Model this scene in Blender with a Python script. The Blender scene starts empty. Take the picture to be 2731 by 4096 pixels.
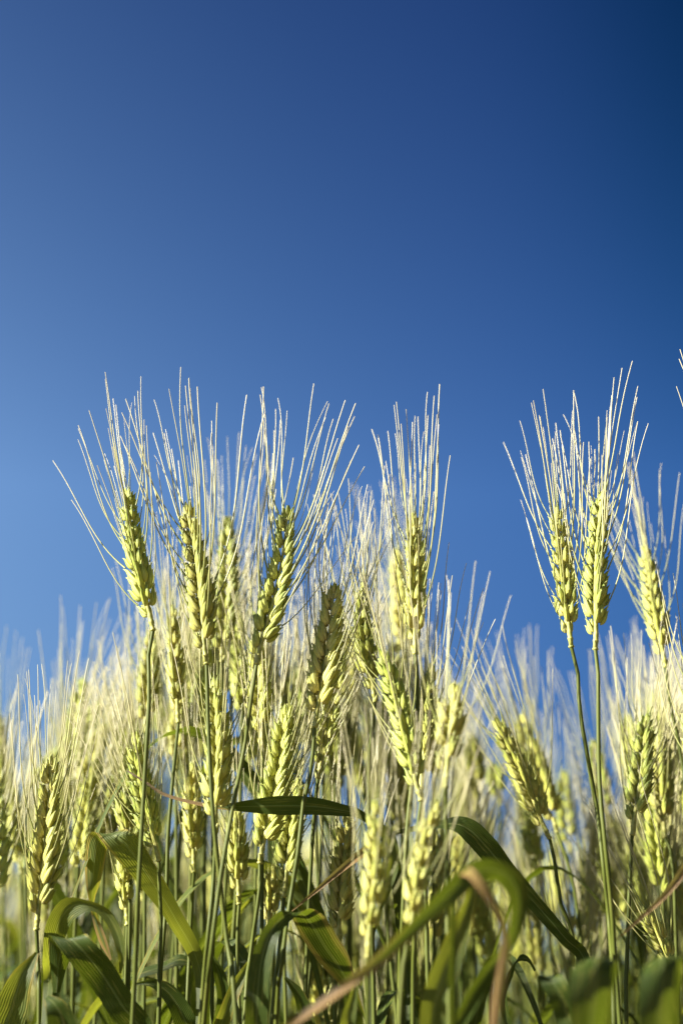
import bpy, math, random
from mathutils import Vector, Matrix, Quaternion

R = math.radians
rng = random.Random(11)
sc = bpy.context.scene
COL = sc.collection

# ------------------------------------------------------------------ camera
PITCH = R(20.5)
CAM = Vector((0, 0, 0.55))
cam = bpy.data.cameras.new('camera')
cam_ob = bpy.data.objects.new('camera', cam)
COL.objects.link(cam_ob)
sc.camera = cam_ob
cam.sensor_fit = 'VERTICAL'
cam.sensor_height = 36
cam.lens = 50
cam.clip_start = 0.02
cam.clip_end = 2000
cam_ob.location = CAM
cam_ob.rotation_euler = (math.pi / 2 + PITCH, 0, 0)
cam.dof.use_dof = True
cam.dof.focus_distance = 0.94
cam.dof.aperture_fstop = 3.6
cam.dof.aperture_blades = 8

# ------------------------------------------------------------------ sky and sun
SUN_EL, SUN_ROT = R(27), R(-107)
world = bpy.data.worlds.new('World')
sc.world = world
world.use_nodes = True
wn, wl = world.node_tree.nodes, world.node_tree.links
bg = wn['Background']
bg.inputs[1].default_value = 0.1
sky = wn.new('ShaderNodeTexSky')
sky.sky_type = 'NISHITA'
sky.sun_disc = False
sky.sun_elevation, sky.sun_rotation = SUN_EL, SUN_ROT
sky.air_density, sky.dust_density, sky.ozone_density = 0.7, 0.3, 6.0


def wmath(op, a, b=None):
    n = wn.new('ShaderNodeMath')
    n.operation = op
    for i, v in enumerate((a, b)):
        if v is None:
            continue
        if isinstance(v, (int, float)):
            n.inputs[i].default_value = v
        else:
            wl.new(v, n.inputs[i])
    return n.outputs[0]


# polarising filter: the clear sky deepens towards the zenith and away from the sun
tc = wn.new('ShaderNodeTexCoord')
sep = wn.new('ShaderNodeSeparateXYZ')
wl.new(tc.outputs['Generated'], sep.inputs[0])
zc = wmath('MINIMUM', wmath('MAXIMUM', sep.outputs[2], 0.36), 0.72)
zz = wmath('MULTIPLY', zc, zc)
xc = wmath('MULTIPLY', wmath('TANH', wmath('DIVIDE', sep.outputs[0], 0.45)), 0.45)
comb = wn.new('ShaderNodeCombineColor')
xz = wmath('MULTIPLY', wmath('TANH', wmath('DIVIDE', wmath('MAXIMUM', wmath('MULTIPLY', xc, zc), 0.0), 0.2)), 0.2)
xz2 = wmath('POWER', xz, 4.0)
low = wmath('MULTIPLY', wmath('SUBTRACT', wmath('MINIMUM', wmath('MAXIMUM', sep.outputs[2], 0.1), 0.36), 0.36), 2.0)
for i, (h, g, q, k) in enumerate(((-2.75, .505, -2.8, -7500), (-1.85, .535, -2.2, -2900), (-1.0, .51, -1.35, -3100))):
    e = wmath('EXPONENT', wmath('ADD', wmath('ADD', wmath('MULTIPLY', xc, h), wmath('MULTIPLY', zz, q)), wmath('ADD', wmath('MULTIPLY', xz2, k), low)))
    wl.new(wmath('MULTIPLY', e, g), comb.inputs[i])
mul = wn.new('ShaderNodeMix')
mul.data_type = 'RGBA'
mul.blend_type = 'MULTIPLY'
mul.inputs[0].default_value = 1
wl.new(sky.outputs[0], mul.inputs[6])
wl.new(comb.outputs[0], mul.inputs[7])
wl.new(mul.outputs[2], bg.inputs[0])

sun = bpy.data.lights.new('sun', 'SUN')
sun.energy = 5.0
sun.angle = R(0.53)
sun.color = (1.0, 0.95, 0.84)
sun_ob = bpy.data.objects.new('sun', sun)
COL.objects.link(sun_ob)
sun_dir = Vector((math.sin(SUN_ROT) * math.cos(SUN_EL), math.cos(SUN_ROT) * math.cos(SUN_EL), math.sin(SUN_EL)))
sun_ob.rotation_euler = sun_dir.to_track_quat('Z', 'Y').to_euler()

sc.view_settings.view_transform = 'Standard'
sc.view_settings.look = 'None'
sc.view_settings.exposure = 2.0
sc.view_settings.gamma = 1.0
sc.cycles.max_bounces = 8
sc.cycles.transmission_bounces = 6


# ------------------------------------------------------------------ materials
class Mat:
    """small helper round a node tree"""

    def __init__(self, name):
        self.m = bpy.data.materials.new(name)
        self.m.use_nodes = True
        self.t = self.m.node_tree
        self.t.nodes.clear()

    def n(self, typ, **kw):
        n = self.t.nodes.new(typ)
        for k, v in kw.items():
            if k == 'inp':
                for i, val in v.items():
                    if hasattr(val, 'is_output'):
                        self.t.links.new(val, n.inputs[i])
                    else:
                        n.inputs[i].default_value = val
            else:
                setattr(n, k, v)
        return n

    def math(self, op, a, b=0.0, c=None):
        d = {0: a, 1: b}
        if c is not None:
            d[2] = c
        return self.n('ShaderNodeMath', operation=op, inp=d).outputs[0]

    def ramp(self, fac, stops):
        n = self.n('ShaderNodeValToRGB', inp={0: fac})
        el = n.color_ramp.elements
        while len(el) < len(stops):
            el.new(0.5)
        for e, (p, c) in zip(el, stops):
            e.position = p
            e.color = (*c, 1) if len(c) == 3 else c
        return n.outputs[0]

    def mix(self, fac, a, b, blend='MIX'):
        d = {0: fac, 6: a if hasattr(a, 'is_output') else (*a, 1), 7: b if hasattr(b, 'is_output') else (*b, 1)}
        return self.n('ShaderNodeMix', data_type='RGBA', blend_type=blend, inp=d).outputs[2]

    def noise(self, scale, detail=3, coord=None, rough=0.55):
        d = {'Scale': scale, 'Detail': detail, 'Roughness': rough}
        if coord is not None:
            d['Vector'] = coord
        return self.n('ShaderNodeTexNoise', inp=d).outputs[0]

    def surf(self, col, rough=0.5, trans=0.0, trans_col=None, bump=None, bump_d=0.0003, spec=0.4, coat=0.0):
        d = {'Base Color': col, 'Roughness': rough, 'Specular IOR Level': spec, 'Coat Weight': coat}
        nrm = None
        if bump is not None:
            nrm = self.n('ShaderNodeBump', inp={'Strength': 0.6, 'Distance': bump_d, 'Height': bump}).outputs[0]
            d['Normal'] = nrm
        p = self.n('ShaderNodeBsdfPrincipled', inp=d)
        out = p.outputs[0]
        if trans > 0:
            td = {0: trans_col if trans_col is not None else col}
            if nrm is not None:
                td[1] = nrm
            tr = self.n('ShaderNodeBsdfTranslucent', inp=td)
            out = self.n('ShaderNodeMixShader', inp={0: trans, 1: out, 2: tr.outputs[0]}).outputs[0]
        o = self.n('ShaderNodeOutputMaterial')
        self.t.links.new(out, o.inputs[0])
        return self.m


def uvsplit(M):
    uv = M.n('ShaderNodeUVMap', uv_map='UVMap').outputs[0]
    s = M.n('ShaderNodeSeparateXYZ', inp={0: uv})
    return s.outputs[0], s.outputs[1]


def make_husk():
    M = Mat('wheat_husk')
    u, v = uvsplit(M)
    rnd = M.n('ShaderNodeObjectInfo').outputs['Random']
    base = M.ramp(v, [(0.0, (0.72, 0.66, 0.24)), (0.22, (0.69, 0.65, 0.16)), (0.5, (0.57, 0.57, 0.095)),
                      (0.78, (0.32, 0.37, 0.048)), (1.0, (0.66, 0.60, 0.26))])
    pos = M.n('ShaderNodeTexCoord').outputs['Object']
    no = M.noise(420, 3, pos)
    st = M.math('SINE', M.math('ADD', M.math('MULTIPLY', u, 2 * math.pi * 13), M.math('MULTIPLY', no, 3.0)))
    st = M.math('POWER', M.math('MULTIPLY_ADD', st, 0.5, 0.5), 2.2)
    win = M.ramp(v, [(0.05, (0, 0, 0)), (0.35, (0.75, 0.75, 0.75)), (0.8, (1, 1, 1)), (0.97, (0.2, 0.2, 0.2))])
    fac = M.math('MULTIPLY', M.math('MULTIPLY', st, win), 0.85)
    col = M.mix(fac, base, (0.13, 0.20, 0.025))
    blot = M.ramp(M.noise(150, 2, pos), [(0.42, (0, 0, 0)), (0.66, (1, 1, 1))])
    col = M.mix(M.math('MULTIPLY', blot, 0.36), col, (0.20, 0.29, 0.035))
    col = M.mix(M.math('MULTIPLY', rnd, 0.30), col, (0.60, 0.52, 0.13))
    # thin papery margin along the sides of each husk
    rim = M.ramp(M.math('ABSOLUTE', M.math('SUBTRACT', u, 0.5)), [(0.0, (1, 1, 1)), (0.05, (0, 0, 0))])
    col = M.mix(M.math('MULTIPLY', rim, 0.6), col, (0.72, 0.66, 0.36))
    col = M.mix(1.0, col, M.n('ShaderNodeObjectInfo').outputs['Color'], 'MULTIPLY')
    hsv = M.n('ShaderNodeHueSaturation', inp={0: 0.5, 1: 1.0, 2: M.math('MULTIPLY_ADD', rnd, 0.25, 0.88), 4: col})
    col = hsv.outputs[0]
    return M.surf(col, 0.48, 0.21, M.mix(0.6, col, (0.75, 0.62, 0.03)), st, 0.00025, 0.4)


def make_awn():
    M = Mat('wheat_awn')
    u, v = uvsplit(M)
    col = M.ramp(v, [(0.0, (0.26, 0.29, 0.065)), (0.3, (0.42, 0.40, 0.15)), (0.65, (0.54, 0.505, 0.26)), (1.0, (0.61, 0.555, 0.36))])
    return M.surf(col, 0.38, 0.25, None, None, 0.0003, 0.5)


def make_stem():
    M = Mat('wheat_stem')
    u, v = uvsplit(M)
    pos = M.n('ShaderNodeTexCoord').outputs['Object']
    mp = M.n('ShaderNodeMapping', inp={0: pos, 3: (1, 1, 0.08)}).outputs[0]
    no = M.noise(900, 3, mp)
    blot = M.noise(60, 3, mp)
    col = M.ramp(blot, [(0.3, (0.042, 0.056, 0.007)), (0.55, (0.066, 0.080, 0.010)), (0.75, (0.110, 0.116, 0.024))])
    col = M.mix(M.math('MULTIPLY', no, 0.35), col, (0.12, 0.14, 0.035))
    return M.surf(col, 0.5, 0.0, None, no, 0.0002, 0.15)


def make_collar():
    M = Mat('pale_ear_collar')
    pos = M.n('ShaderNodeTexCoord').outputs['Object']
    no = M.noise(300, 3, pos)
    col = M.ramp(no, [(0.3, (0.20, 0.23, 0.04)), (0.5, (0.36, 0.35, 0.08)), (0.75, (0.52, 0.47, 0.17))])
    return M.surf(col, 0.5, 0.15, None, no, 0.0003, 0.4)


def make_leaf(name, g0, g1, dry_shift=0.07, trans=0.36, glow=(0.20, 0.25, 0.008)):
    M = Mat(name)
    u, v = uvsplit(M)
    dry = M.n('ShaderNodeAttribute', attribute_name='dry').outputs['Fac']
    pos = M.n('ShaderNodeTexCoord').outputs['Object']
    uvm = M.n('ShaderNodeCombineXYZ', inp={0: M.math('MULTIPLY', u, 6.0), 1: M.math('MULTIPLY', v, 5.0), 2: M.math('MULTIPLY', M.n('ShaderNodeObjectInfo').outputs['Random'], 40)}).outputs[0]
    uvs = M.n('ShaderNodeCombineXYZ', inp={0: M.math('MULTIPLY', u, 26.0), 1: M.math('MULTIPLY', v, 4.0), 2: 0.0}).outputs[0]
    vein = M.math('SINE', M.math('MULTIPLY', u, 2 * math.pi * 13))
    vein01 = M.math('MULTIPLY_ADD', vein, 0.5, 0.5)
    streak = M.noise(1.0, 4, uvs, 0.65)
    fleck = M.noise(2.2, 4, uvm, 0.7)
    col = M.mix(streak, g0, g1)
    col = M.mix(M.math('MULTIPLY', M.math('MULTIPLY', vein01, streak), 0.34), col, (g1[0] * 1.5, g1[1] * 1.4, g1[2] * 1.7))
    # paler midrib
    mid = M.math('ABSOLUTE', M.math('SUBTRACT', u, 0.5))
    rib = M.ramp(mid, [(0.0, (1, 1, 1)), (0.045, (0, 0, 0))])
    col = M.mix(M.math('MULTIPLY', rib, 0.55), col, (0.30, 0.36, 0.13))
    # yellowing specks and rusty dry margins
    spk = M.ramp(fleck, [(0.56, (0, 0, 0)), (0.66, (1, 1, 1))])
    col = M.mix(M.math('MULTIPLY', spk, 0.6), col, (0.36, 0.32, 0.08))
    edge = M.math('MULTIPLY', mid, 2.0)
    dn = M.math('ADD', M.math('MULTIPLY', M.math('SUBTRACT', fleck, 0.5), 0.9), M.math('ADD', dry, M.math('MULTIPLY_ADD', edge, 0.55, -0.55 + dry_shift)))
    yel = M.ramp(dn, [(0.14, (0, 0, 0)), (0.30, (1, 1, 1))])
    brn = M.ramp(dn, [(0.30, (0, 0, 0)), (0.46, (1, 1, 1))])
    col = M.mix(M.math('MULTIPLY', yel, 0.8), col, (0.34, 0.27, 0.045))
    col = M.mix(M.math('MULTIPLY', brn, 0.9), col, (0.36, 0.215, 0.095))
    tcol = M.mix(0.55, col, glow, 'MIX')
    return M.surf(col, 0.5, trans, tcol, vein, 0.00025, 0.3)


def make_soil():
    M = Mat('field_soil')
    pos = M.n('ShaderNodeTexCoord').outputs['Object']
    no = M.noise(14, 8, pos, 0.65)
    col = M.ramp(no, [(0.3, (0.10, 0.075, 0.045)), (0.6, (0.19, 0.145, 0.085)), (0.8, (0.28, 0.22, 0.13))])
    return M.surf(col, 0.95, 0, None, no, 0.02, 0.1)


M_HUSK, M_AWN, M_STEM, M_COLLAR = make_husk(), make_awn(), make_stem(), make_collar()
M_LEAF = make_leaf('green_wheat_blade', (0.027, 0.049, 0.006), (0.056, 0.088, 0.012))
M_LEAF_PALE = make_leaf('pale_green_wheat_blade', (0.060, 0.090, 0.018), (0.115, 0.148, 0.038), 0.10, 0.42, (0.40, 0.42, 0.012))
M_SOIL = make_soil()


# ------------------------------------------------------------------ mesh building
class MB:
    def __init__(self):
        self.v, self.f, self.uv, self.mi, self.dry = [], [], [], [], []

    def grid(self, rows, uvs, closed, mi=0, dry=None):
        """rows: list of rings (lists of Vector); closed ring -> tube"""
        o = len(self.v)
        n = len(rows[0])
        for i, r in enumerate(rows):
            self.v.extend(r)
            self.dry.extend([0.0 if dry is None else dry[i]] * n)
        for i in range(len(rows) - 1):
            for j in range(n if closed else n - 1):
                k = (j + 1) % n
                self.f.append((o + i * n + j, o + i * n + k, o + (i + 1) * n + k, o + (i + 1) * n + j))
                u0, u1 = j / (n if closed else n - 1), (j + 1) / (n if closed else n - 1)
                self.uv.append(((u0, uvs[i]), (u1, uvs[i]), (u1, uvs[i + 1]), (u0, uvs[i + 1])))
                self.mi.append(mi)

    def add(self, other, mat):
        o = len(self.v)
        self.v.extend(mat @ p for p in other.v)
        self.dry.extend(other.dry)
        self.f.extend(tuple(o + i for i in f) for f in other.f)
        self.uv.extend(other.uv)
        self.mi.extend(other.mi)

    def mesh(self, name, mats):
        me = bpy.data.meshes.new(name)
        me.from_pydata(self.v, [], self.f)
        for m in mats:
            me.materials.append(m)
        uvl = me.uv_layers.new(name='UVMap')
        uvl.data.foreach_set('uv', [c for f in self.uv for p in f for c in p])
        me.polygons.foreach_set('material_index', self.mi)
        me.polygons.foreach_set('use_smooth', [True] * len(self.f))
        if any(self.dry):
            a = me.attributes.new('dry', 'FLOAT', 'POINT')
            a.data.foreach_set('value', self.dry)
        me.update()
        return me


def link(name, me, parent=None, loc=(0, 0, 0), mat=None):
    o = bpy.data.objects.new(name, me)
    COL.objects.link(o)
    if parent is not None:
        o.parent = parent
    if mat is not None:
        o.matrix_basis = mat
    else:
        o.location = loc
    return o


def tag(o, label=None, cat=None, group=None, kind=None):
    for k, val in (('label', label), ('category', cat), ('group', group), ('kind', kind)):
        if val:
            o[k] = val


def catmull(pts, n):
    """smooth resample of a list of tuples/Vectors (any dimension) to n+1 samples"""
    P = [tuple(p) for p in pts]
    dim = len(P[0])
    P = [tuple(2 * P[0][k] - P[1][k] for k in range(dim))] + P + [tuple(2 * P[-1][k] - P[-2][k] for k in range(dim))]
    # chord lengths
    seg = [max(1e-6, math.dist(P[i + 1][:3], P[i][:3])) for i in range(1, len(P) - 2)]
    tot = sum(seg)
    out = []
    for q in range(n + 1):
        s = tot * q / n
        i = 0
        while i < len(seg) - 1 and s > seg[i]:
            s -= seg[i]
            i += 1
        t = min(1.0, s / seg[i])
        a, b, c, d = P[i], P[i + 1], P[i + 2], P[i + 3]
        out.append(tuple(0.5 * (2 * b[k] + (c[k] - a[k]) * t + (2 * a[k] - 5 * b[k] + 4 * c[k] - d[k]) * t * t
                                + (3 * b[k] - a[k] - 3 * c[k] + d[k]) * t ** 3) for k in range(dim)))
    return out


def tube_rows(path, radii, sides):
    rows = []
    ref = Vector((1, 0, 0))
    for i, p in enumerate(path):
        t = (path[min(i + 1, len(path) - 1)] - path[max(i - 1, 0)]).normalized()
        x = (ref - t * ref.dot(t))
        x = x.normalized() if x.length > 1e-5 else t.orthogonal().normalized()
        y = t.cross(x)
        ref = x
        rows.append([p + (x * math.cos(a) + y * math.sin(a)) * radii[i] for a in (2 * math.pi * j / sides for j in range(sides))])
    return rows


# a husk (glume or lemma): boat shaped, drawn out to a point, ridged along its back
HV = [0, .05, .14, .26, .40, .54, .67, .79, .89, .96, 1.0]
HR = [.20, .56, .84, .99, 1.0, .90, .74, .53, .31, .16, .05]


def husk(length, hw, th, keel=0.12, rng_=rng, n=10):
    m = MB()
    rows = []
    for v, r in zip(HV, HR):
        ring = []
        for j in range(n):
            a = 2 * math.pi * j / n
            c, s = math.cos(a), math.sin(a)
            x = hw * r * c
            y = th * r * s * (1.0 if s > 0 else 0.55)
            if j in (n // 4, n // 4 + 1) and n >= 8:
                y += keel * th * r
            y += th * 0.9 * math.sin(math.pi * min(1, v)) * 0.35 - th * 0.5 * v * v + th * 1.25 * (max(0, v - .66) / .34) ** 2
            ring.append(Vector((x, y, v * length)))
        rows.append(ring)
    m.grid(rows, HV, True)
    return m


def orient(zdir, ydir):
    z = zdir.normalized()
    y = (ydir - z * ydir.dot(z))
    y = y.normalized() if y.length > 1e-6 else z.orthogonal().normalized()
    x = y.cross(z)
    return Matrix((x, y, z)).transposed().to_4x4()


mm = 0.001


def spikelet(seed):
    """local frame: X across the fan, Y away from the ear's axis, Z up. Returns builder and awn roots [(pos, dir, scale)]"""
    r = random.Random(seed)
    m = MB()
    awns = []

    def put(base, tilt, out, face, length, hw, th, keel, awn=0):
        d = Vector((math.sin(R(tilt)), math.sin(R(out)), 1)).normalized()
        f = Vector((math.sin(R(face)), math.cos(R(face)), 0))
        M = Matrix.Translation(Vector(base) * mm) @ orient(d, f)
        m.add(husk(length * mm, hw * mm, th * mm, keel), M)
        if awn:
            awns.append((M @ Vector((0, -0.4 * th * mm * 0, length * mm * 0.955)), d, awn))

    j = lambda s: r.uniform(-s, s)
    put((-1.2, 0.0, 1.0 + j(.5)), -13 + j(4), 5 + j(5), -50 + j(14), 15.6 + j(1.2), 2.05 + j(.2), 2.0, 0.28, 1.0)
    put((1.2, 0.0, 1.4 + j(.5)), 13 + j(4), 5 + j(5), 50 + j(14), 15.6 + j(1.2), 2.05 + j(.2), 2.0, 0.28, 1.0)
    put((j(.5), 1.3, 4.6 + j(.7)), j(5), 3 + j(4), j(30), 12.4 + j(1), 2.0 + j(.2), 1.9, 0.25, 0.6 if r.random() < .5 else 0)
    put((j(.8), -.3, 7.4 + j(.8)), j(8), -2 + j(4), j(40), 9.6 + j(1), 1.7 + j(.2), 1.6, 0.25)
    put((-1.8, 1.3, 0.0), -15 + j(5), 13 + j(5), -38 + j(14), 12.2 + j(1), 1.85 + j(.25), 1.5, 0.65)
    put((1.8, 1.3, 0.3), 15 + j(5), 13 + j(5), 38 + j(14), 12.2 + j(1), 1.85 + j(.25), 1.5, 0.65)
    return m, awns


SPK = [spikelet(100 + i) for i in range(7)]
SPK_ME = [s[0].mesh('spikelet', [M_HUSK]) for s in SPK]

# awns: slender bristles of real size, bending towards local +X
AWN_K = [0.0, 0.10, 0.20, 0.33, 0.50, 0.70]
AWN_L = 0.085


def awn_builder(k, seed, sides=6, n=16, fat=1.0):
    r = random.Random(seed)
    w1, w2, rev = r.uniform(-.012, .012), r.uniform(-.010, .010), r.uniform(0.04, 0.30)
    path, rad, uvs = [], [], []
    for i in range(n + 1):
        t = i / n
        x = k * (t - 0.42 * t * t) * t * 0.86 - rev * max(0, t - .45) ** 2 + w1 * math.sin(t * 5)
        y = w2 * math.sin(t * 4)
        path.append(Vector((x * AWN_L, y * AWN_L, t * AWN_L)))
        rad.append(fat * mm * (0.40 * (1 - t) + 0.21 * t) * (1.5 if i == 0 else 1))
        uvs.append(t)
    m = MB()
    m.grid(tube_rows(path, rad, sides), uvs, True)
    return m


AWN = [[awn_builder(k, 10 * i + q) for q in range(4)] for i, k in enumerate(AWN_K)]
AWN_FAT = [[awn_builder(k, 10 * i + q, 4, 9, 1.75) for q in range(4)] for i, k in enumerate(AWN_K)]
AWN_ME = [[a.mesh('awn', [M_AWN]) for a in row] for row in AWN]


def ear_layout(B, T, yaw, bend, r, awn_scale=1.0, fat=1.0):
    """places of spikelets and awns of an ear from B to T. yields ('spk', variant, matrix) and ('awn', (k, q), matrix) and the rachis path"""
    ax = (T - B)
    L = ax.length
    a = ax.normalized()
    view_right = Vector((1, 0, 0))
    ux = (view_right - a * view_right.dot(a)).normalized()
    uy = a.cross(ux)
    uy = uy if uy.y < 0 else -uy           # towards the camera
    u = ux * math.cos(yaw) + uy * math.sin(yaw)
    pitch = 0.0056
    top = 0.0105
    n = max(5, int((L - top) / pitch))
    items = []

    def pos(t):
        return B + ax * t + ux * bend * math.sin(math.pi * t)

    def tan(t):
        return (pos(min(1, t + .02)) - pos(max(0, t - .02))).normalized()

    for i in range(n + 1):
        t = (i / n) * (L - top) / L
        a_t = tan(t)
        side = 1 if i % 2 else -1
        last = i == n
        uu = (u - a_t * u.dot(a_t)).normalized()
        w = a_t.cross(uu)
        out = uu * side
        if last:
            out = w
        q = i / n
        size = (0.78 if i == 0 else 0.95 if i == 1 else 1.16) * (1 - 0.38 * q ** 1.2) * r.uniform(.94, 1.06) * fat
        tilt = R((20 - 9 * q) + r.uniform(-4, 4)) if not last else 0
        z = a_t * math.cos(tilt) + out * math.sin(tilt)
        ydir = out + w * r.uniform(-.18, .18)
        M = Matrix.Translation(pos(t) + out * (0.0009 if not last else 0)) @ orient(z, ydir) @ Matrix.Scale(size, 4)
        k = r.randrange(len(SPK))
        items.append(('spk', k, M))
        for p0, d0, s0 in SPK[k][1]:
            if r.random() < 0.08:
                continue
            p = M @ p0
            d = (M.to_3x3() @ d0).normalized()
            d = (d + out * r.uniform(-.08, .12) + w * r.uniform(-.08, .08)).normalized()
            ang = d.angle(a_t)
            kk = min(range(len(AWN_K)), key=lambda h: abs(AWN_K[h] - ang * r.uniform(.9, 1.5)))
            qv = r.randrange(4)
            xx = a_t - d * a_t.dot(d)
            Mq = orient(d, d.cross(xx) * -1 if xx.length > 1e-4 else d.orthogonal())
            # orient gives X = Y x Z ; make X point to the ear's axis
            if xx.length > 1e-4:
                X = xx.normalized()
                Mq = Matrix((X, d.cross(X), d)).transposed().to_4x4()
            Ls = awn_scale * s0 * r.uniform(.80, 1.20) * (0.86 + .24 * math.sin(math.pi * min(1, q * 1.1 + .1)))
            items.append(('awn', (kk, qv), Matrix.Translation(p) @ Mq @ Matrix.Scale(Ls, 4)))
    return items, pos


def ray(px, py):
    X, Yn = (px - 784) / 3266.7, (1176 - py) / 3266.7
    return Vector((X, math.cos(PITCH) - Yn * math.sin(PITCH), math.sin(PITCH) + Yn * math.cos(PITCH)))


def at_depth(px, py, d):
    return CAM + ray(px, py) * d


def at_y(px, py, y):
    r = ray(px, py)
    return CAM + r * (y / r.y)


CAM_R, CAM_U, CAM_F = Vector((1, 0, 0)), Vector((0, -math.sin(PITCH), math.cos(PITCH))), Vector((0, math.cos(PITCH), math.sin(PITCH)))
STALKS = {}


class Stalk:
    pass


def tint_of(r):
    """ears differ in ripeness: from grass green to straw"""
    t = r.random()
    v = r.uniform(.88, 1.06)
    return ((.87 + .13 * t) * v, (1.0 - .03 * t) * v, (.85 + .2 * t) * v, 1)


def stem_mesh(pts, r0, r1, n=46, sides=10):
    path = [Vector(p) for p in catmull(pts, n)]
    rad = [r0 + (r1 - r0) * (i / n) ** .7 for i in range(n + 1)]
    m = MB()
    m.grid(tube_rows(path, rad, sides), [i / n for i in range(n + 1)], True)
    return m, path


def collar_builder(path_top, axis_dir, L, r):
    """pale jointed neck below the lowest spikelet, with a flared ring at its foot"""
    prof = [(0, 1.25), (.04, 2.0), (.10, 2.05), (.16, 1.45), (.35, 1.5), (.5, 1.9), (.56, 1.95), (.62, 1.5), (.8, 1.7), (1.0, 1.6)]
    m = MB()
    path = [path_top - axis_dir * L * (1 - t) for t, _ in prof]
    rows = tube_rows(path, [q * mm for _, q in prof], 10)
    m.grid(rows, [t for t, _ in prof], True)
    # a small papery bract standing off the neck
    d = (axis_dir + Vector((r.uniform(-.6, .6), r.uniform(-.5, .1), 0))).normalized()
    m.add(husk(6.5 * mm, 1.5 * mm, .9 * mm), Matrix.Translation(path_top - axis_dir * L * .95) @ orient(d, Vector((0, -1, 0))))
    return m


def build_stalk(key, label, tip, base, stem_px, depth, yaw=None, bend=0.0, awn=1.0, detail=True, fat=1.0, lean=0.0, cat='wheat', group='wheat stalks standing in the field'):
    """tip, base: ends of the ear in picture px (1568 wide); stem_px: waypoints below; depth: distance along the view axis"""
    r = random.Random(hash(key) % 99991 if False else sum(ord(c) * (i + 7) for i, c in enumerate(key)))
    mid = ray((tip[0] + base[0]) / 2, (tip[1] + base[1]) / 2)
    y0 = depth * mid.y
    B = at_y(*base, y0)
    T = at_y(*tip, y0 + lean)
    if yaw is None:
        yaw = r.uniform(0, math.pi)
    else:
        yaw = R(yaw)
    a = (T - B).normalized()
    sp = [at_y(x, y, y0 + .004 * i * r.uniform(-1, 1)) for i, (x, y) in enumerate(stem_px)]
    end = sp[-1] if sp else B
    prev = sp[-2] if len(sp) > 1 else B
    dz = end.z
    dirn = (end - prev).normalized()
    slope = Vector((dirn.x / max(.3, -dirn.z), 0, 0)) * 0.5 if dirn.z < 0 else Vector((0, 0, 0))
    root = Vector((end.x + slope.x * dz, y0 + r.uniform(-.01, .01), 0))
    root_ob = bpy.data.objects.new('wheat_stalk', None)
    root_ob.empty_display_size = .02
    COL.objects.link(root_ob)
    root_ob.location = root
    tag(root_ob, label, cat, group)
    neck = 0.011
    pts = [B - a * neck] + [p for p in sp if (p - B).length > neck * 1.3] + [end.lerp(root, .5), root]
    pts = [tuple(p - root) for p in pts]
    sm, path = stem_mesh(pts, 1.22 * mm, 1.75 * mm)
    stem_ob = link('stem', sm.mesh('stem', [M_STEM]), root_ob)
    if r.random() < .55:
        k0 = r.randrange(13, 22)
        seg = path[k0:]
        mb = MB()
        mb.grid(tube_rows(seg, [(2.15 if i else 1.9) * mm for i in range(len(seg))], 10), [i / len(seg) for i in range(len(seg))], True)
        link('leaf_sheath', mb.mesh('leaf_sheath', [M_LEAF_PALE]), root_ob)
    col = collar_builder(Vector((0, 0, 0)), a, neck + .0012, r)
    col_ob = link('ear_collar', col.mesh('ear_collar', [M_COLLAR]), root_ob, B + a * .0008 - root)
    tint = tint_of(r)
    items, pos = ear_layout(B, T, yaw, bend, r, awn, fat)
    if detail:
        n = 14
        rp = [pos(.93 * i / n) - B for i in range(n + 1)]
        rm = MB()
        rm.grid(tube_rows(rp, [(1.5 - .8 * i / n) * mm for i in range(n + 1)], 8), [i / n for i in range(n + 1)], True)
        ear_ob = link('ear', rm.mesh('ear', [M_COLLAR]), root_ob, B - root)
        sh = Matrix.Translation(-B)
        for kind, k, M in items:
            if kind == 'spk':
                link('spikelet', SPK_ME[k], ear_ob, mat=sh @ M).color = tint
            else:
                link('awn', AWN_ME[k[0]][k[1]], ear_ob, mat=sh @ M)
    else:
        me, be = MB(), MB()
        sh = Matrix.Translation(-B)
        for kind, k, M in items:
            if kind == 'spk':
                me.add(SPK[k][0], sh @ M)
            else:
                be.add(AWN[k[0]][k[1]], sh @ M)
        ear_ob = link('ear', me.mesh('ear', [M_HUSK]), root_ob, B - root)
        ear_ob.color = tint
        link('beard', be.mesh('beard', [M_AWN]), ear_ob)
    s = Stalk()
    s.ob, s.root, s.path, s.y0 = root_ob, root, [p + root for p in path], y0
    STALKS[key] = s
    return s


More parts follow.
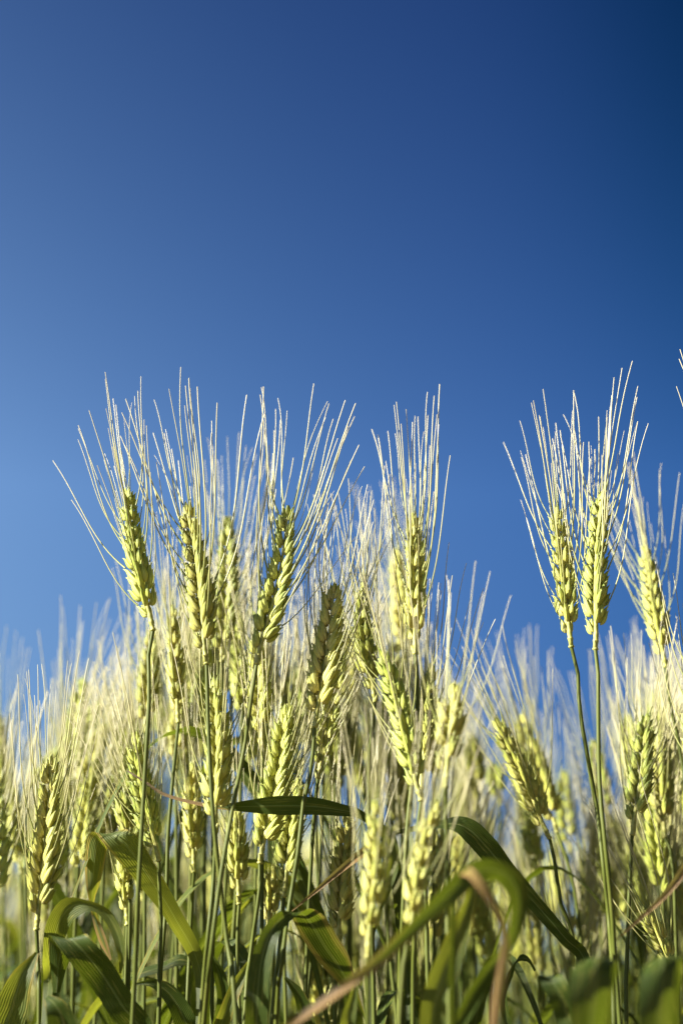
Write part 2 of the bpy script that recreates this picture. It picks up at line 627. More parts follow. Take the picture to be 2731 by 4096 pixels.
def leaf(key, label, pts, pale=False, segs=56, dscale=1.0, fold=0.22, own=True):
    """blade along pts = (px, py, depth, half-width vector right/up/forward in px, dryness); grows from stalk `key`"""
    st = STALKS[key]
    rows5 = []
    for (px, py, d, wx, wy, wz, dr) in pts:
        p = at_depth(px, py, d)
        k = d / 3266.7
        w = (CAM_R * wx + CAM_U * wy + CAM_F * wz) * k
        rows5.append((*p, *w, dr))
    if own:
        p0 = Vector(rows5[0][:3])
        z = max(.18, p0.z - .10)
        q = min(st.path, key=lambda c: abs(c.z - z))
        w0 = Vector(rows5[0][3:6])
        w0 = w0.normalized() * max(.002, w0.length * .6)
        midp = p0.lerp(q, .5) + Vector((0, 0, -.012))
        rows5 = [(*q, *(w0 * .5), 0.0), (*midp, *w0, 0.0)] + rows5
    sm = catmull(rows5, segs)
    m = MB()
    rows, uvs, drys = [], [], []
    S = 9
    r = random.Random(len(label or '') * 31 + int(pts[0][0]))
    ph = r.uniform(0, 6)
    for i, q in enumerate(sm):
        p, w, dr = Vector(q[:3]), Vector(q[3:6]), q[6]
        a, b = Vector(sm[max(0, i - 1)][:3]), Vector(sm[min(segs, i + 1)][:3])
        nrm = w.cross(b - a)
        nrm = nrm.normalized() if nrm.length > 1e-12 else Vector((0, -1, 0))
        if nrm.y > 0:
            pass
        hw = w.length
        ring = []
        for j in range(S):
            s = -1 + 2 * j / (S - 1)
            off = fold * hw * (abs(s) ** 1.3 - .4)
            wav = .05 * hw * math.sin(i * .55 + ph + (2 if s > 0 else 0)) * abs(s) ** 2
            ring.append(p + w * s * (1 + .02 * math.sin(i * .9 + ph * 2)) + nrm * (off + wav) - st.root)
        rows.append(ring)
        uvs.append(i / segs)
        drys.append(max(0.0, dr) + 1e-4)
    m.grid(rows, uvs, False, 0, drys)
    o = link('leaf', m.mesh('leaf', [M_LEAF_PALE if pale else M_LEAF]), st.ob)
    if label:
        o['label'] = label
    return o


# ------------------------------------------------------------------ ground
g = MB()
NG = 40
gr = []
for i in range(NG + 1):
    row = []
    for j in range(NG + 1):
        f = lambda t: math.copysign(abs(t) ** 3, t) * 600
        x, y = f(-1 + 2 * j / NG), f(-1 + 2 * i / NG)
        row.append(Vector((x, y, .012 * math.sin(x * 9) * math.cos(y * 7) if abs(x) < 5 and abs(y) < 5 else 0)))
    gr.append(row)
g.grid(gr, [i / NG for i in range(NG + 1)], False)
soil = link('ground', g.mesh('ground', [M_SOIL]))
tag(soil, 'brown soil of the wheat field', 'ground', None, 'structure')

# ------------------------------------------------------------------ the stalks one can tell apart
S = build_stalk
# tall front row, left to right
S('h1', 'tall sharp wheat stalk at left with its ear leaning left over a bare curved stem', (290, 1122), (345, 1412),
  [(346, 1445), (340, 1520), (344, 1590), (332, 1800), (318, 2050), (303, 2380)], .94, 60, -.002, 1.02)
S('h2', 'upright wheat ear just right of the left-leaning ear, awns tipped to the left', (427, 1158), (470, 1488),
  [(472, 1520), (480, 1700), (492, 1900), (520, 2150), (545, 2380)], .93, 35, .002, 1.15)
S('h2b', 'soft yellow ear close behind the second tall ear', (520, 1190), (511, 1488), [(508, 1520), (492, 1800), (486, 2380)], 1.09, 20, .002, .95, False)
S('h3', 'plump ear leaning right with two clear rows of husks on a curved stem', (662, 1165), (597, 1488),
  [(590, 1520), (575, 1620), (565, 1698), (540, 1828), (525, 1910), (505, 2028), (480, 2228), (465, 2380)], .935, 12, .003, 1.13)
S('h4', 'shaded ear with wide gaping husks on a dark slanting stem, centre', (768, 1345), (728, 1632),
  [(731, 1680), (715, 1768), (697, 1843), (685, 1953), (665, 2078), (645, 2228), (632, 2380)], .93, 18, .001, .95, True, 1.12)
S('h5', 'narrow ear bending left just left of the big central ear', (833, 1335), (857, 1578),
  [(858, 1620), (852, 1700), (846, 1780), (850, 2000), (860, 2380)], .985, 75, -.003, 1.0)
S('h6', 'drooping brownish-green ear crossing below the big central ear', (872, 1492), (956, 1800),
  [(958, 1850), (955, 1950), (952, 2150), (948, 2380)], .90, 65, .002, .95)
S('h10', 'big thick ear, tallest of the centre, awns spread like a fan', (948, 1182), (953, 1465),
  [(955, 1500), (958, 1600), (950, 1750), (935, 1900), (925, 2100), (915, 2380)], .94, 82, .001, 1.12, True, 1.08)
S('h10b', 'blurred ear half hidden behind the left side of the big central ear', (908, 1262), (930, 1490), [(932, 1530), (925, 1800), (920, 2380)], 1.22, 40, 0, .95, False)
S('h13', 'left ear of the pair standing alone against the blue sky', (1273, 1165), (1307, 1450),
  [(1312, 1480), (1326, 1545), (1330, 1625), (1346, 1725), (1370, 1860), (1386, 2000), (1397, 2110), (1410, 2380)], .955, 80, .001, 1.0)
S('h14', 'right and taller ear of the pair standing alone against the blue sky', (1382, 1130), (1368, 1455),
  [(1364, 1485), (1373, 1550), (1373, 1625), (1376, 1800), (1390, 1950), (1405, 2100), (1425, 2380)], .94, 55, -.002, 1.06, True, .93)
S('h15', 'soft ear leaning left near the right border, behind the solitary pair', (1478, 1255), (1522, 1500),
  [(1525, 1525), (1537, 1610), (1560, 1720), (1580, 1900), (1600, 2380)], 1.08, 70, 0, .95)
S('h16', 'ear beyond the right border, only its awn tips in view', (1694, 1010), (1716, 1320), [(1652, 1360), (1640, 1700), (1620, 2380)], .92, 30, 0, 1.05)
S('h16b', 'ear at the right border, its awns leaning into the picture', (1592, 1500), (1606, 1770), [(1606, 1800), (1590, 2380)], .90, 60, 0, .95)

# second tier
S('h7', 'long pale ear in front, leaf blade passing beneath its foot', (491, 1558), (495, 1872),
  [(495, 1935), (490, 2030), (478, 2150), (458, 2380)], .915, 40, .002, .92, True, 1.05)
S('h8', 'stout ear with open husks resting behind the horizontal leaf blade', (656, 1628), (603, 1945),
  [(600, 2003), (592, 2078), (575, 2198), (560, 2380)], .95, 25, .002, .92, True, 1.12)
S('h9', 'shaded ear hanging low between two slanting stems', (680, 1790), (656, 2022), [(655, 2060), (640, 2200), (622, 2380)], .965, 30, 0, .9)
S('h11', 'out of focus ear close to the lens at right of centre', (1042, 1568), (1026, 1765),
  [(1026, 1800), (1025, 1950), (1028, 2150), (1032, 2380)], .81, 40, 0, .86, True, .95)
S('h12', 'thin ear between the big central ear and the blurred near one', (988, 1530), (968, 1790), [(968, 1830), (975, 2000), (985, 2380)], .925, 50, 0, .95)
S('h15l', 'yellow blurred near ear with its foot among the lower leaves', (858, 1830), (847, 2150), [(846, 2180), (843, 2380)], .78, 55, .002, .8, True, .8)
S('h16l', 'yellow blurred near ear leaning right above the arching leaf', (1006, 1830), (945, 2120), [(938, 2160), (915, 2380)], .77, 65, -.002, .8, True, .8)
S('h17l', 'dark narrow ear with its foot beside the dry leaf tip', (797, 1862), (778, 2130), [(776, 2160), (768, 2380)], .975, 30, 0, .85)
S('h13c', 'slender pale ear edge-on right of the shaded central ear', (788, 1492), (737, 1752), [(735, 1775), (716, 1950), (698, 2380)], .985, 5, 0, .9, True, .74)
S('h18c', 'small ear under the horizontal leaf beside the long pale ear', (540, 1852), (548, 2040), [(547, 2100), (545, 2250), (552, 2380)], .99, 50, 0, .85)
S('h19c', 'small low ear between the slanting stems below the horizontal leaf', (626, 1990), (618, 2110), [(617, 2150), (612, 2380)], 1.0, 70, 0, .7)
S('l1', 'tall sharp ear at far left with straight awns close together', (118, 1742), (88, 2095),
  [(85, 2140), (88, 2220), (90, 2380)], .915, 10, .001, .95, True, 1.05)
S('l6', 'thin green ear crossed by the tall bare stem at left', (308, 1680), (358, 1940),
  [(365, 2003), (370, 2128), (366, 2228), (364, 2380)], .955, 40, -.002, .9, True, .95)
S('l7', 'small shaded ear left of the tall bare stem', (281, 1820), (296, 1915), [(298, 1960), (292, 2380)], 1.0, 60, 0, .8, False)
S('l7b', 'dark low ear behind the folded leaf', (283, 1948), (291, 2088), [(291, 2120), (285, 2380)], .985, 60, 0, .5, False, .85)
S('l8', 'soft pale ear on a dark upright stem right of the tall bare stem', (393, 1392), (408, 1626),
  [(405, 1655), (396, 1803), (386, 1928), (382, 2078), (370, 2220), (362, 2380)], 1.03, 75, .001, .92)
S('l9', 'blurred ear hidden behind the soft pale ear', (352, 1440), (336, 1650), [(336, 1690), (330, 2380)], 1.11, 30, 0, .9, False)
S('l10', 'blurred ear under the soft pale ear, beside its dark stem', (418, 1590), (407, 1735), [(407, 1760), (405, 2380)], 1.12, 30, 0, .8, False)
S('l11', 'grey-green ear with gaping husks left of the long pale ear', (440, 1755), (445, 1968), [(443, 2003), (441, 2078), (435, 2203), (428, 2380)], 1.03, 65, 0, .85)
S('l12', 'dark ear behind the curved stem of the plump leaning ear', (590, 1450), (601, 1678), [(601, 1710), (600, 2380)], 1.01, 30, 0, .9)
S('h17', 'soft ear low at right with fat open husks', (1483, 1638), (1455, 1882),
  [(1449, 1918), (1445, 2028), (1439, 2203), (1438, 2380)], 1.0, 35, .001, .9, True, .98)
S('h18', 'dark blurred ear behind the soft ear low at right', (1512, 1690), (1524, 1890), [(1530, 1925), (1545, 2000), (1560, 2380)], 1.07, 60, 0, .85, False, 1.1)
S('h19', 'ear tilted far to the left with its awns pointing up left', (1133, 1652), (1246, 1893),
  [(1255, 1925), (1273, 1980), (1288, 2078), (1313, 2143), (1332, 2260), (1340, 2380)], 1.02, 55, .002, .95)
S('h20', 'blurred ear right behind the far left-tilted ear', (1215, 1690), (1270, 1880), [(1283, 1905), (1313, 2018), (1333, 2168), (1340, 2380)], 1.14, 40, 0, .95, False)
S('h25', 'low ear at the right edge with thin dark awns fanned to the left', (1482, 2085), (1540, 2215), [(1545, 2250), (1560, 2380)], .93, 55, 0, 1.0, True, .9)

# soft ears behind that one can still point to
S('l2', 'blurred dark-sided ear behind the far left ear, its awns rising straight', (188, 1558), (160, 1778), [(157, 1810), (150, 2380)], 1.22, 20, 0, .95, False)
S('l3', 'blurred dark ear leaning right in the left cluster', (240, 1663), (186, 1828), [(180, 1850), (165, 2380)], 1.18, 30, 0, .95, False)
S('l3b', 'yellow blurred ear bowed right with awns streaming across', (228, 1610), (82, 1790), [(70, 1820), (60, 2000), (55, 2380)], 1.26, 30, .006, 1.05, False)
S('l4', 'blurred grey ear low at the left border', (28, 1800), (46, 1978), [(47, 2000), (50, 2380)], 1.24, 60, 0, .9, False)
S('l5', 'pale blurred ear cut by the left border', (-4, 1640), (6, 1840), [(7, 1880), (10, 2380)], 1.36, 40, 0, 1.0, False)
S('l14', 'blurred yellow ear low in the gap right of the shaded central ear', (789, 1632), (797, 1752), [(797, 1790), (800, 2380)], 1.22, 40, 0, .8, False)
S('c1', 'soft pale ear behind the shaded central ear', (745, 1470), (760, 1640), [(760, 1680), (762, 2380)], 1.27, 60, 0, 1.0, False)
S('c2', 'soft ear behind the narrow left-bending ear', (808, 1440), (800, 1600), [(800, 1640), (805, 2380)], 1.24, 20, 0, 1.0, False)
S('c3', 'soft ear below the narrow left-bending ear', (880, 1640), (888, 1800), [(888, 1830), (890, 2380)], 1.16, 20, 0, .85, False)
S('c4', 'soft yellow ear right of the blurred near ear', (1082, 1690), (1094, 1806), [(1098, 1840), (1110, 1960), (1125, 2380)], 1.26, 30, 0, .9, False)
S('r1', 'small yellow ear alone on a pale curved stem', (1134, 1752), (1143, 1825), [(1145, 1855), (1148, 1900), (1135, 2000), (1120, 2380)], 1.34, 30, 0, .8, False)
S('r2', 'bright yellow blurred ear behind the far left-tilted ear', (1291, 1770), (1304, 1932), [(1306, 1960), (1310, 2380)], 1.38, 30, 0, .8, False)
S('r3', 'dark blurred ear hanging left of the curved stem at right', (1205, 1865), (1238, 1995), [(1243, 2040), (1262, 2160), (1285, 2380)], 1.24, 50, 0, .8, False)
S('r4', 'blurred ear showing on both sides of the solitary pair of stems', (1362, 1700), (1390, 1865), [(1392, 1900), (1395, 2380)], 1.26, 30, 0, .95, False)
S('r5', 'wide yellow blurred ear right of the solitary pair of stems', (1408, 1880), (1422, 2110), [(1423, 2150), (1425, 2380)], 1.30, 20, 0, .9, False, 1.15)
S('r6', 'yellow blurred ear behind the soft stem at the right border', (1498, 1590), (1530, 1790), [(1534, 1830), (1545, 2380)], 1.32, 30, 0, 1.0, False)
S('r7', 'blurred pale ear with wide awns above the soft ear low at right', (1440, 1640), (1452, 1790), [(1452, 1830), (1455, 2380)], 1.36, 30, 0, 1.05, False)
S('r8', 'blurred ear of the right cluster with the highest awns', (1196, 1640), (1222, 1800), [(1226, 1840), (1250, 2380)], 1.30, 30, 0, 1.05, False)
S('r9', 'blurred low ear between the band leaf and the solitary pair', (1342, 1985), (1350, 2150), [(1350, 2200), (1350, 2380)], 1.45, 30, 0, .8, False)
S('r10', 'dark blurred ear under the arching leaf at right', (1098, 2065), (1124, 2225), [(1126, 2260), (1130, 2380)], 1.2, 30, 0, .6, False)

# ------------------------------------------------------------------ leaf blades
leaf('h7', 'folded blade with a twisted yellowing tip', [
    (461, 2240, .95, 12, 8, 6, 0), (400, 2105, .945, 15, 12, 6, 0), (345, 2020, .94, 21, 16, 4, .1), (300, 1955, .935, 29, 18, 0, .15),
    (270, 1922, .935, 36, 9, 0, .2), (248, 1912, .945, 34, 2, -4, .25), (226, 1930, .957, 26, 0, -4, .25), (218, 1975, .962, 24, -2, 0, .3),
    (214, 2030, .962, 15, -2, 4, .3), (212, 2072, .96, 5, 0, 6, .4), (222, 2118, .955, 5, 5, 5, .5), (238, 2165, .95, 8, 4, 0, .55), (255, 2205, .947, 2, 1, 0, .8)], True, 72)
leaf('h6', 'horizontal blade drawn out to a dry brown tip', [
    (935, 2250, .95, 8, 4, 6, 0), (918, 2050, .945, 10, 4, 5, 0), (890, 1925, .94, 8, 8, 4, 0), (830, 1873, .93, 2, 9, 5, .05), (790, 1862, .925, 0, 12, 6, .05),
    (720, 1852, .92, 0, 19, 8, 0), (640, 1850, .915, 0, 20, 8, 0), (570, 1852, .912, 1, 13, 6, .1), (522, 1853, .912, 1, 7, 3, .3),
    (465, 1848, .912, 1, 4, 2, .9), (380, 1826, .912, 1, 3, 2, 1.0), (335, 1797, .912, 1, 2.6, 1, 1.0), (292, 1770, .912, .5, 1.5, 1, 1.0)], False, 80)
leaf('h1', 'broad dark blade folded over at its top', [
    (330, 2400, .86, 26, 20, 0, 0), (280, 2310, .86, 27, 20, 0, 0), (235, 2240, .86, 31, 18, 0, 0), (190, 2185, .855, 38, 10, 0, .05), (158, 2152, .86, 42, 2, -4, .15),
    (145, 2168, .88, 34, 0, 0, .1), (135, 2220, .89, 20, 0, 0, .1), (130, 2280, .89, 8, 0, 0, .1)])
leaf('l1', 'thin arching blade', [
    (112, 2260, .92, 12, 4, 0, 0), (120, 2190, .905, 22, 8, 0, 0), (135, 2120, .89, 26, -6, 0, 0), (165, 2082, .885, 18, -20, 0, 0), (205, 2078, .88, 4, -15, 8, 0), (245, 2100, .88, -7, -12, 4, 0),
    (270, 2145, .88, -12, -5, 4, .05), (281, 2195, .88, -9, -1, 0, .2), (276, 2236, .88, -2, 0, 0, .3)], True)
leaf('l1', 'upright blade with a rusty margin', [(10, 2400, .88, 40, -8, 0, .05), (30, 2310, .88, 36, -10, 0, .1), (52, 2245, .88, 24, -9, 0, .2), (86, 2188, .89, 4, -2, 0, .3)], True)
leaf('l1', None, [(160, 2430, .83, 34, 8, 0, 0), (145, 2350, .83, 32, 8, 0, 0), (128, 2310, .83, 22, 10, 0, .1), (108, 2290, .835, 5, 5, 0, .2)])
leaf('l6', None, [(445, 2420, .93, 22, 18, 0, 0), (425, 2345, .93, 20, 18, 0, 0), (392, 2285, .93, 10, 20, 0, .1), (352, 2258, .93, 2, 10, 0, .1), (313, 2260, .93, 1, 2, 0, .2)])
leaf('l8', None, [(270, 2275, 1.0, 6, 6, 4, 0), (320, 2238, 1.0, 2, 10, 4, 0), (370, 2222, 1.0, 2, 10, 4, 0), (412, 2205, 1.0, 1, 12, 4, 0), (455, 2215, 1.0, 1, 3, 2, 0)])
leaf('h7', None, [(490, 2400, .96, 12, 3, 4, 0), (512, 2300, .96, 14, 4, 0, 0), (506, 2245, .96, 12, 8, 0, 0), (486, 2195, .96, 3, 3, 0, 0)])
leaf('h8', 'blade glowing yellow with backlight', [(500, 2410, .93, 15, -5, 0, .2), (522, 2318, .93, 15, -6, 0, .25), (548, 2255, .935, 11, -6, 0, .15), (575, 2205, .94, 3, -2, 0, .1)], True)
leaf('h8', 'near arching blade with rust-spotted drooping end', [
    (588, 2430, .835, 26, 0, 0, 0), (590, 2310, .835, 26, 0, 0, 0), (599, 2215, .84, 24, -3, 0, 0), (622, 2142, .845, 18, -8, 0, .05), (655, 2103, .855, 15, -11, 8, .1),
    (690, 2096, .87, 24, 3, 10, .25), (715, 2122, .88, 30, 14, 4, .32), (745, 2172, .885, 32, 15, 0, .36), (780, 2222, .89, 24, 16, 0, .36), (808, 2275, .895, 10, 8, 0, .3), (838, 2340, .9, 2, 2, 0, .3)], False, 72)
leaf('h10', 'dry orange-brown leaf tip slanting down left', [
    (915, 2150, .955, 6, 2, 4, 0), (908, 2030, .95, 10, 3, 3, 0), (895, 1962, .945, 8, 8, 3, .1), (862, 1945, .94, -3, 10, 2, .5), (828, 1962, .935, -5, 8, 2, .9),
    (773, 2005, .93, -4, 6, 0, 1.0), (722, 2049, .93, -2.4, 3.5, 0, 1.0), (670, 2092, .93, -1, 1.5, 0, 1.0)])
leaf('h5', None, [(850, 2200, .92, 5, 2, 0, 0), (866, 2105, .915, 7, 4, 0, 0), (888, 2045, .91, 11, 4, 0, 0), (903, 1985, .91, 13, 2, 0, 0), (900, 1932, .91, 11, 2, 0, 0), (886, 1888, .91, 2, 1, 0, 0)], True)
leaf('h11', 'large blurred near blade arching over to a long dry tip', [
    (1030, 2430, .72, 14, -4, 0, 0), (1075, 2310, .71, 16, -8, 0, 0), (1120, 2235, .70, 18, -6, 0, 0), (1165, 2170, .69, 17, 0, 6, .05), (1190, 2110, .685, 18, 2, 0, .1),
    (1190, 2055, .68, 24, 4, 0, .1), (1165, 2012, .675, 26, 12, 0, .12), (1120, 1998, .67, 6, 26, 4, .1), (1075, 2012, .665, -7, 27, -4, .12), (1030, 2055, .665, -17, 20, -8, .15),
    (975, 2105, .665, -14, 15, -8, .26), (880, 2195, .665, -10, 11, -5, .5), (775, 2278, .665, -7, 8, 2, .95), (670, 2352, .665, -5, 6, 1, 1), (600, 2400, .66, -2, 2, 0, 1)], False, 90)
leaf('h11', 'pale brown withered strip hanging down', [
    (1040, 2120, .68, 8, 4, 0, .2), (1050, 2030, .67, 10, 8, 0, .3), (1072, 2000, .66, 8, 8, 2, .6), (1108, 2040, .655, 9, 5, 2, .8), (1142, 2095, .655, 8, 3, 2, .85), (1160, 2150, .655, 8, 0, 2, .8), (1154, 2225, .655, 12, 0, 2, .7),
    (1140, 2313, .655, 13, 0, 0, .85), (1130, 2400, .655, 8, 0, 0, 1)])
leaf('h16l', 'broad blurred upright blade', [(985, 2430, .75, 22, 0, 0, 0), (1000, 2300, .75, 32, -6, 0, 0), (1040, 2180, .75, 27, -8, 0, .1), (1075, 2080, .745, 15, -4, 0, .2), (1086, 2020, .74, 4, -1, 0, .3)], True)
leaf('h14', 'long dark band-like blade curving up left', [
    (1345, 2215, .95, 11, 9, 0, 0), (1300, 2158, .95, 12, 10, 0, 0), (1235, 2083, .95, 13, 12, 0, 0), (1165, 2003, .95, 16, 15, 0, 0), (1118, 1947, .95, 18, 20, 0, .05),
    (1082, 1910, .95, 12, 24, 0, .1), (1050, 1893, .952, 2, 18, 2, .1), (1010, 1894, .955, -1, 8, 4, 0), (960, 1902, .955, -1, 6, 3, 0), (905, 1914, .955, -1, 4, 2, 0), (868, 1932, .955, 0, 1.5, 1, 0)], False, 80)
leaf('h14', 'wide dark blurred blade bent sharply down', [
    (1375, 2330, .72, 30, 0, 14, 0), (1370, 2230, .70, 50, 2, 24, 0), (1368, 2203, .672, 52, -2, 28, 0), (1364, 2216, .655, 53, -5, 30, 0), (1360, 2280, .648, 52, -5, 32, .03), (1352, 2360, .644, 47, -4, 28, .05), (1340, 2450, .64, 36, -3, 22, 0)])
leaf('h25', 'wide dark blurred blade at the right corner', [
    (1530, 2330, .72, 30, 0, 14, 0), (1524, 2230, .70, 48, 1, 24, 0), (1520, 2201, .672, 48, 4, 28, 0), (1518, 2214, .655, 49, 5, 30, 0), (1512, 2280, .648, 46, 5, 30, .03), (1508, 2360, .644, 42, 4, 26, .05), (1500, 2450, .64, 30, 2, 20, 0)])
leaf('h19', None, [(1330, 2430, .76, 22, 14, 0, 0), (1300, 2330, .76, 24, 14, 0, 0), (1276, 2268, .76, 27, 8, 0, 0), (1260, 2241, .765, 26, 0, 0, 0), (1246, 2264, .77, 10, 0, 0, .1), (1240, 2312, .77, 3, 0, 0, .3)])
leaf('h16b', 'thin dry brown leaf tip slanting down left', [
    (1650, 1880, .80, -9, 7, 0, .5), (1610, 1940, .80, -9, 7, 0, .6), (1568, 2000, .80, -8, 7, 0, .8), (1525, 2057, .80, -5, 5, 0, 1), (1470, 2108, .80, -3, 3.5, 0, 1), (1415, 2158, .80, -1, 1.5, 0, 1)])
leaf('h19', None, [(1160, 2330, .92, 8, 2, 0, 0), (1172, 2235, .92, 8, 4, 0, 0), (1190, 2202, .92, 3, 8, 0, 0), (1212, 2204, .92, 1, 6, 0, 0), (1228, 2230, .92, 2, 2, 0, .1)])
leaf('h15l', None, [(792, 2430, .80, 20, 0, 0, 0), (800, 2340, .80, 17, 0, 0, 0), (810, 2290, .80, 10, 2, 0, 0), (818, 2245, .80, 2, 1, 0, 0)], True)
leaf('h9', None, [(712, 2420, .90, 18, 6, 0, .1), (703, 2335, .90, 15, 8, 0, .1), (684, 2280, .90, 10, 8, 0, .15), (655, 2245, .90, 2, 3, 0, .2)])

# ------------------------------------------------------------------ crowd of soft stalks behind
# a few whole-ear shapes, copied with their beards; each stalk is an object of its own
CROWD_LABEL = 'slim wheat stalk blurred in the crowd behind the sharper ears'


def crowd_shape(seed):
    r = random.Random(seed)
    B, T = Vector((0, 0, 0)), Vector((r.uniform(-.006, .006), 0, .080))
    items, _ = ear_layout(B, T, r.uniform(0, 3.1), r.uniform(-.003, .003), r, 1.0)
    e, b = MB(), MB()
    for kind, k, M in items:
        if kind == 'spk':
            e.add(SPK[k][0], M)
        else:
            b.add(AWN_FAT[k[0]][k[1]], M)
    st, _ = stem_mesh([(0, 0, 0), (r.uniform(-.004, .004), 0, -.12), (r.uniform(-.02, .02), r.uniform(-.01, .01), -.35), (r.uniform(-.03, .03), 0, -.85)], 1.3 * mm, 1.8 * mm, 16, 6)
    return e.mesh('ear', [M_HUSK]), b.mesh('beard', [M_AWN]), st.mesh('stem', [M_STEM])


def crowd_leaf(seed):
    r = random.Random(seed)
    pts = []
    up = r.uniform(.06, .14)
    reach = r.uniform(.08, .17)
    for i in range(9):
        t = i / 8
        w = .0075 * (math.sin(math.pi * min(.97, t * .75 + .25)) ** .8)
        pts.append((reach * t, .02 * math.sin(t * 3 + seed), up * math.sin(t * 2.2) * 1.2 - .09 * t ** 3, .15 * w, w, .15 * w * math.sin(3 * t), .3 * t ** 3))
    sm = catmull(pts, 20)
    m = MB()
    rows, dr = [], []
    for q in sm:
        p, w = Vector(q[:3]), Vector(q[3:6])
        rows.append([p + w * s + Vector((0, 0, .25 * w.length * abs(s))) for s in (-1, -.5, 0, .5, 1)])
        dr.append(max(0, q[6]) + 1e-4)
    m.grid(rows, [i / 20 for i in range(21)], False, 0, dr)
    return m.mesh('leaf', [M_LEAF_PALE if seed % 2 else M_LEAF])


SHAPES = [crowd_shape(500 + i) for i in range(6)]
LEAVES = [crowd_leaf(i) for i in range(6)]
ENV = [(-150, 1700), (0, 1690), (100, 1740), (180, 1600), (260, 1650), (350, 1500), (450, 1400), (520, 1300), (600, 1380), (700, 1500), (800, 1450), (900, 1420), (1000, 1560),
       (1090, 1680), (1150, 1720), (1230, 1700), (1300, 1830), (1400, 1880), (1450, 1680), (1568, 1600), (1750, 1550)]


def env(x):
    for (x0, y0), (x1, y1) in zip(ENV, ENV[1:]):
        if x0 <= x <= x1:
            return y0 + (y1 - y0) * (x - x0) / (x1 - x0)
    return ENV[0][1] if x < ENV[0][0] else ENV[-1][1]


placed = 0
tries = 0
while placed < 240 and tries < 9000:
    tries += 1
    y = 1.08 + 2.6 * rng.random() ** 1.1
    px = rng.uniform(-130, 1700)
    if placed < 165 and 1080 < px < 1440 and rng.random() < (.55 if y < 2.4 else .25):
        continue
    py = env(px) + 30 + abs(rng.gauss(0, 150)) if placed < 165 else rng.uniform(1880, 2270)
    T = at_y(px, py, y)
    if not (.70 if placed < 165 else .58) < T.z < .99:
        continue
    placed += 1
    e, b, s = SHAPES[rng.randrange(6)]
    sc_ = rng.uniform(.82, 1.05)
    tilt = rng.gauss(0, .11)
    yawq = rng.uniform(0, 6.28)
    Rm = Quaternion((0, 1, 0), tilt).to_matrix().to_4x4() @ Quaternion((0, 0, 1), yawq).to_matrix().to_4x4()
    up = Rm @ Vector((0, 0, 1))
    B = T - up * .08 * sc_
    root = bpy.data.objects.new('wheat_stalk', None)
    root.empty_display_size = .02
    COL.objects.link(root)
    root.location = (B.x, B.y, 0)
    tag(root, CROWD_LABEL, 'wheat', 'wheat stalks blurred behind the sharp row')
    top = Vector((0, 0, B.z))
    ear = link('ear', e, root, mat=Matrix.Translation(top) @ Rm @ Matrix.Scale(sc_, 4))
    ear.color = tint_of(rng)
    link('beard', b, ear)
    ss = B.z / .85
    link('stem', s, root, mat=Matrix.Translation(top) @ Quaternion((0, 0, 1), yawq).to_matrix().to_4x4() @ Matrix.Diagonal((1, 1, ss, 1)))
    for q in range(rng.choice((1, 1, 2))):
        h = rng.uniform(.42, max(.45, B.z - .16))
        link('leaf', LEAVES[rng.randrange(6)], root, mat=Matrix.Translation((0, 0, h)) @ Quaternion((0, 0, 1), rng.uniform(0, 6.28)).to_matrix().to_4x4() @ Matrix.Scale(rng.uniform(.8, 1.3), 4))

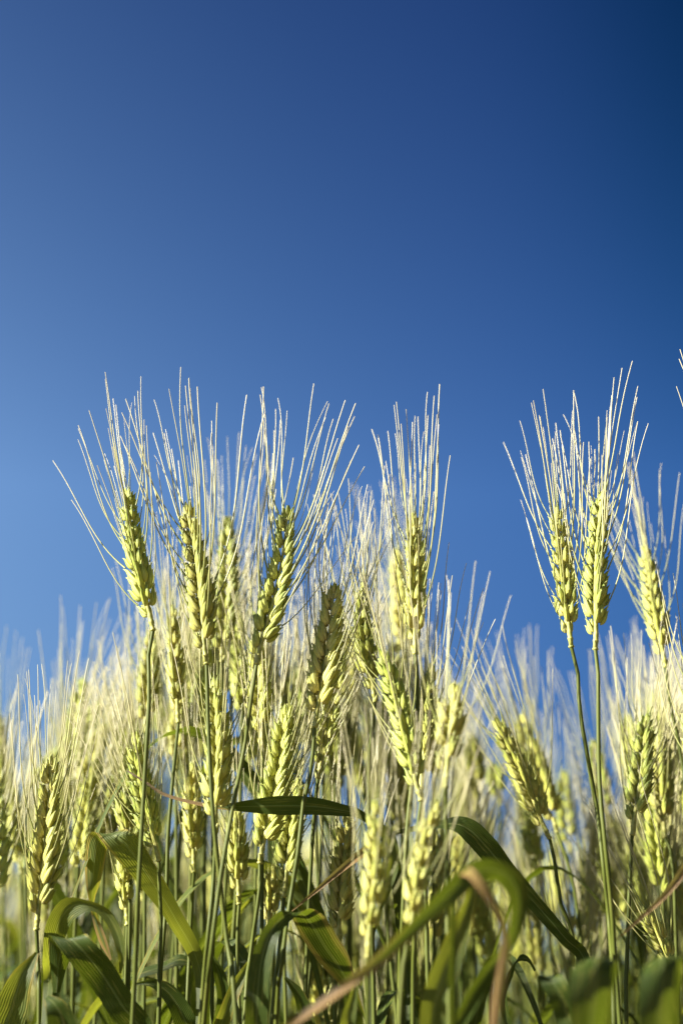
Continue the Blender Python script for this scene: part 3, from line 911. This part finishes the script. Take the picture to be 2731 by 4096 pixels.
# ------------------------------------------------------------------ the far field as one mass, plus unseen shading stalks at left
far = MB()
sp_far = MB()
sp_far.add(husk(.085, .0075, .0075, 0, rng, 6), Matrix.Identity(4))
near_ear = MB()
for _i in range(15):
    _a = (_i % 2) * math.pi + rng.uniform(-.3, .3)
    _d = Vector((.30 * math.cos(_a), .30 * math.sin(_a), 1))
    for _f in (-.7, 0, .7):
        _q = Vector((math.cos(_a + math.pi / 2) * _f * .3, math.sin(_a + math.pi / 2) * _f * .3, 0))
        near_ear.add(husk(.0145, .0026, .0024, .2, rng, 6), Matrix.Translation((0, 0, .0052 * _i)) @ orient(_d + _q, Vector((math.cos(_a), math.sin(_a), 0))))
for i in range(4750):
    if i < 4000:
        y = 2.5 + 20 * rng.random() ** 1.6
        x = rng.uniform(-1, 1) * (y * .42 + .5)
    else:  # unseen wheat left of the frame, added to shade the lower stems and leaves
        y = rng.uniform(.1, 3.2)
        x = -(max(0, y) * .30 + .50 + 1.6 * rng.random() ** 1.3)
    h = rng.gauss(.80, .045) * (1 - .03 * min(1, y / 20)) if i < 4000 else min(rng.gauss(.73, .05), .80) 
    tilt = rng.gauss(0, .12)
    up = Vector((math.sin(tilt), rng.gauss(0, .08), 1)).normalized()
    B = Vector((x, y, h))
    far.grid(tube_rows([Vector((x - tilt * .2, y, 0)), Vector((x - tilt * .06, y, h * .6)), B], [.0018, .0016, .0013], 4), [0, .5, 1], True, 0)
    o = len(far.f)
    far.add(sp_far if i < 4000 else near_ear, Matrix.Translation(B) @ orient(up, Vector((0, -1, 0))))
    for k in range(o, len(far.f)):
        far.mi[k] = 1
    for k in range(7 if i < 4000 else 16):
        a = rng.uniform(0, 6.28)
        d = (up + Vector((math.cos(a), math.sin(a), 0)) * rng.uniform(.05, .35)).normalized()
        p = B + up * rng.uniform(.01, .08)
        far.grid(tube_rows([p, p + d * .085], [.0004, .0002], 3), [.3, 1], True, 2)
    for _ in range(3 if i >= 4000 else 1):
        a = rng.uniform(0, 6.28)
        c, s_ = math.cos(a), math.sin(a)
        z0 = rng.uniform(.3, .62)
        pts = [Vector((x + c * t * .14, y + s_ * t * .14, z0 + .12 * math.sin(t * 2.2))) for t in (0, .33, .66, 1)]
        far.grid([[p + Vector((-s_, c, 0)) * w, p - Vector((-s_, c, 0)) * w] for p, w in zip(pts, (.005, .009, .007, .001))], [0, .3, .6, 1], False, 3)
fo = link('wheat_field', far.mesh('wheat_field', [M_STEM, M_HUSK, M_AWN, M_LEAF]))
tag(fo, 'mass of wheat running on to the horizon, with unseen stalks added at left for shade', 'wheat field', None, 'stuff')
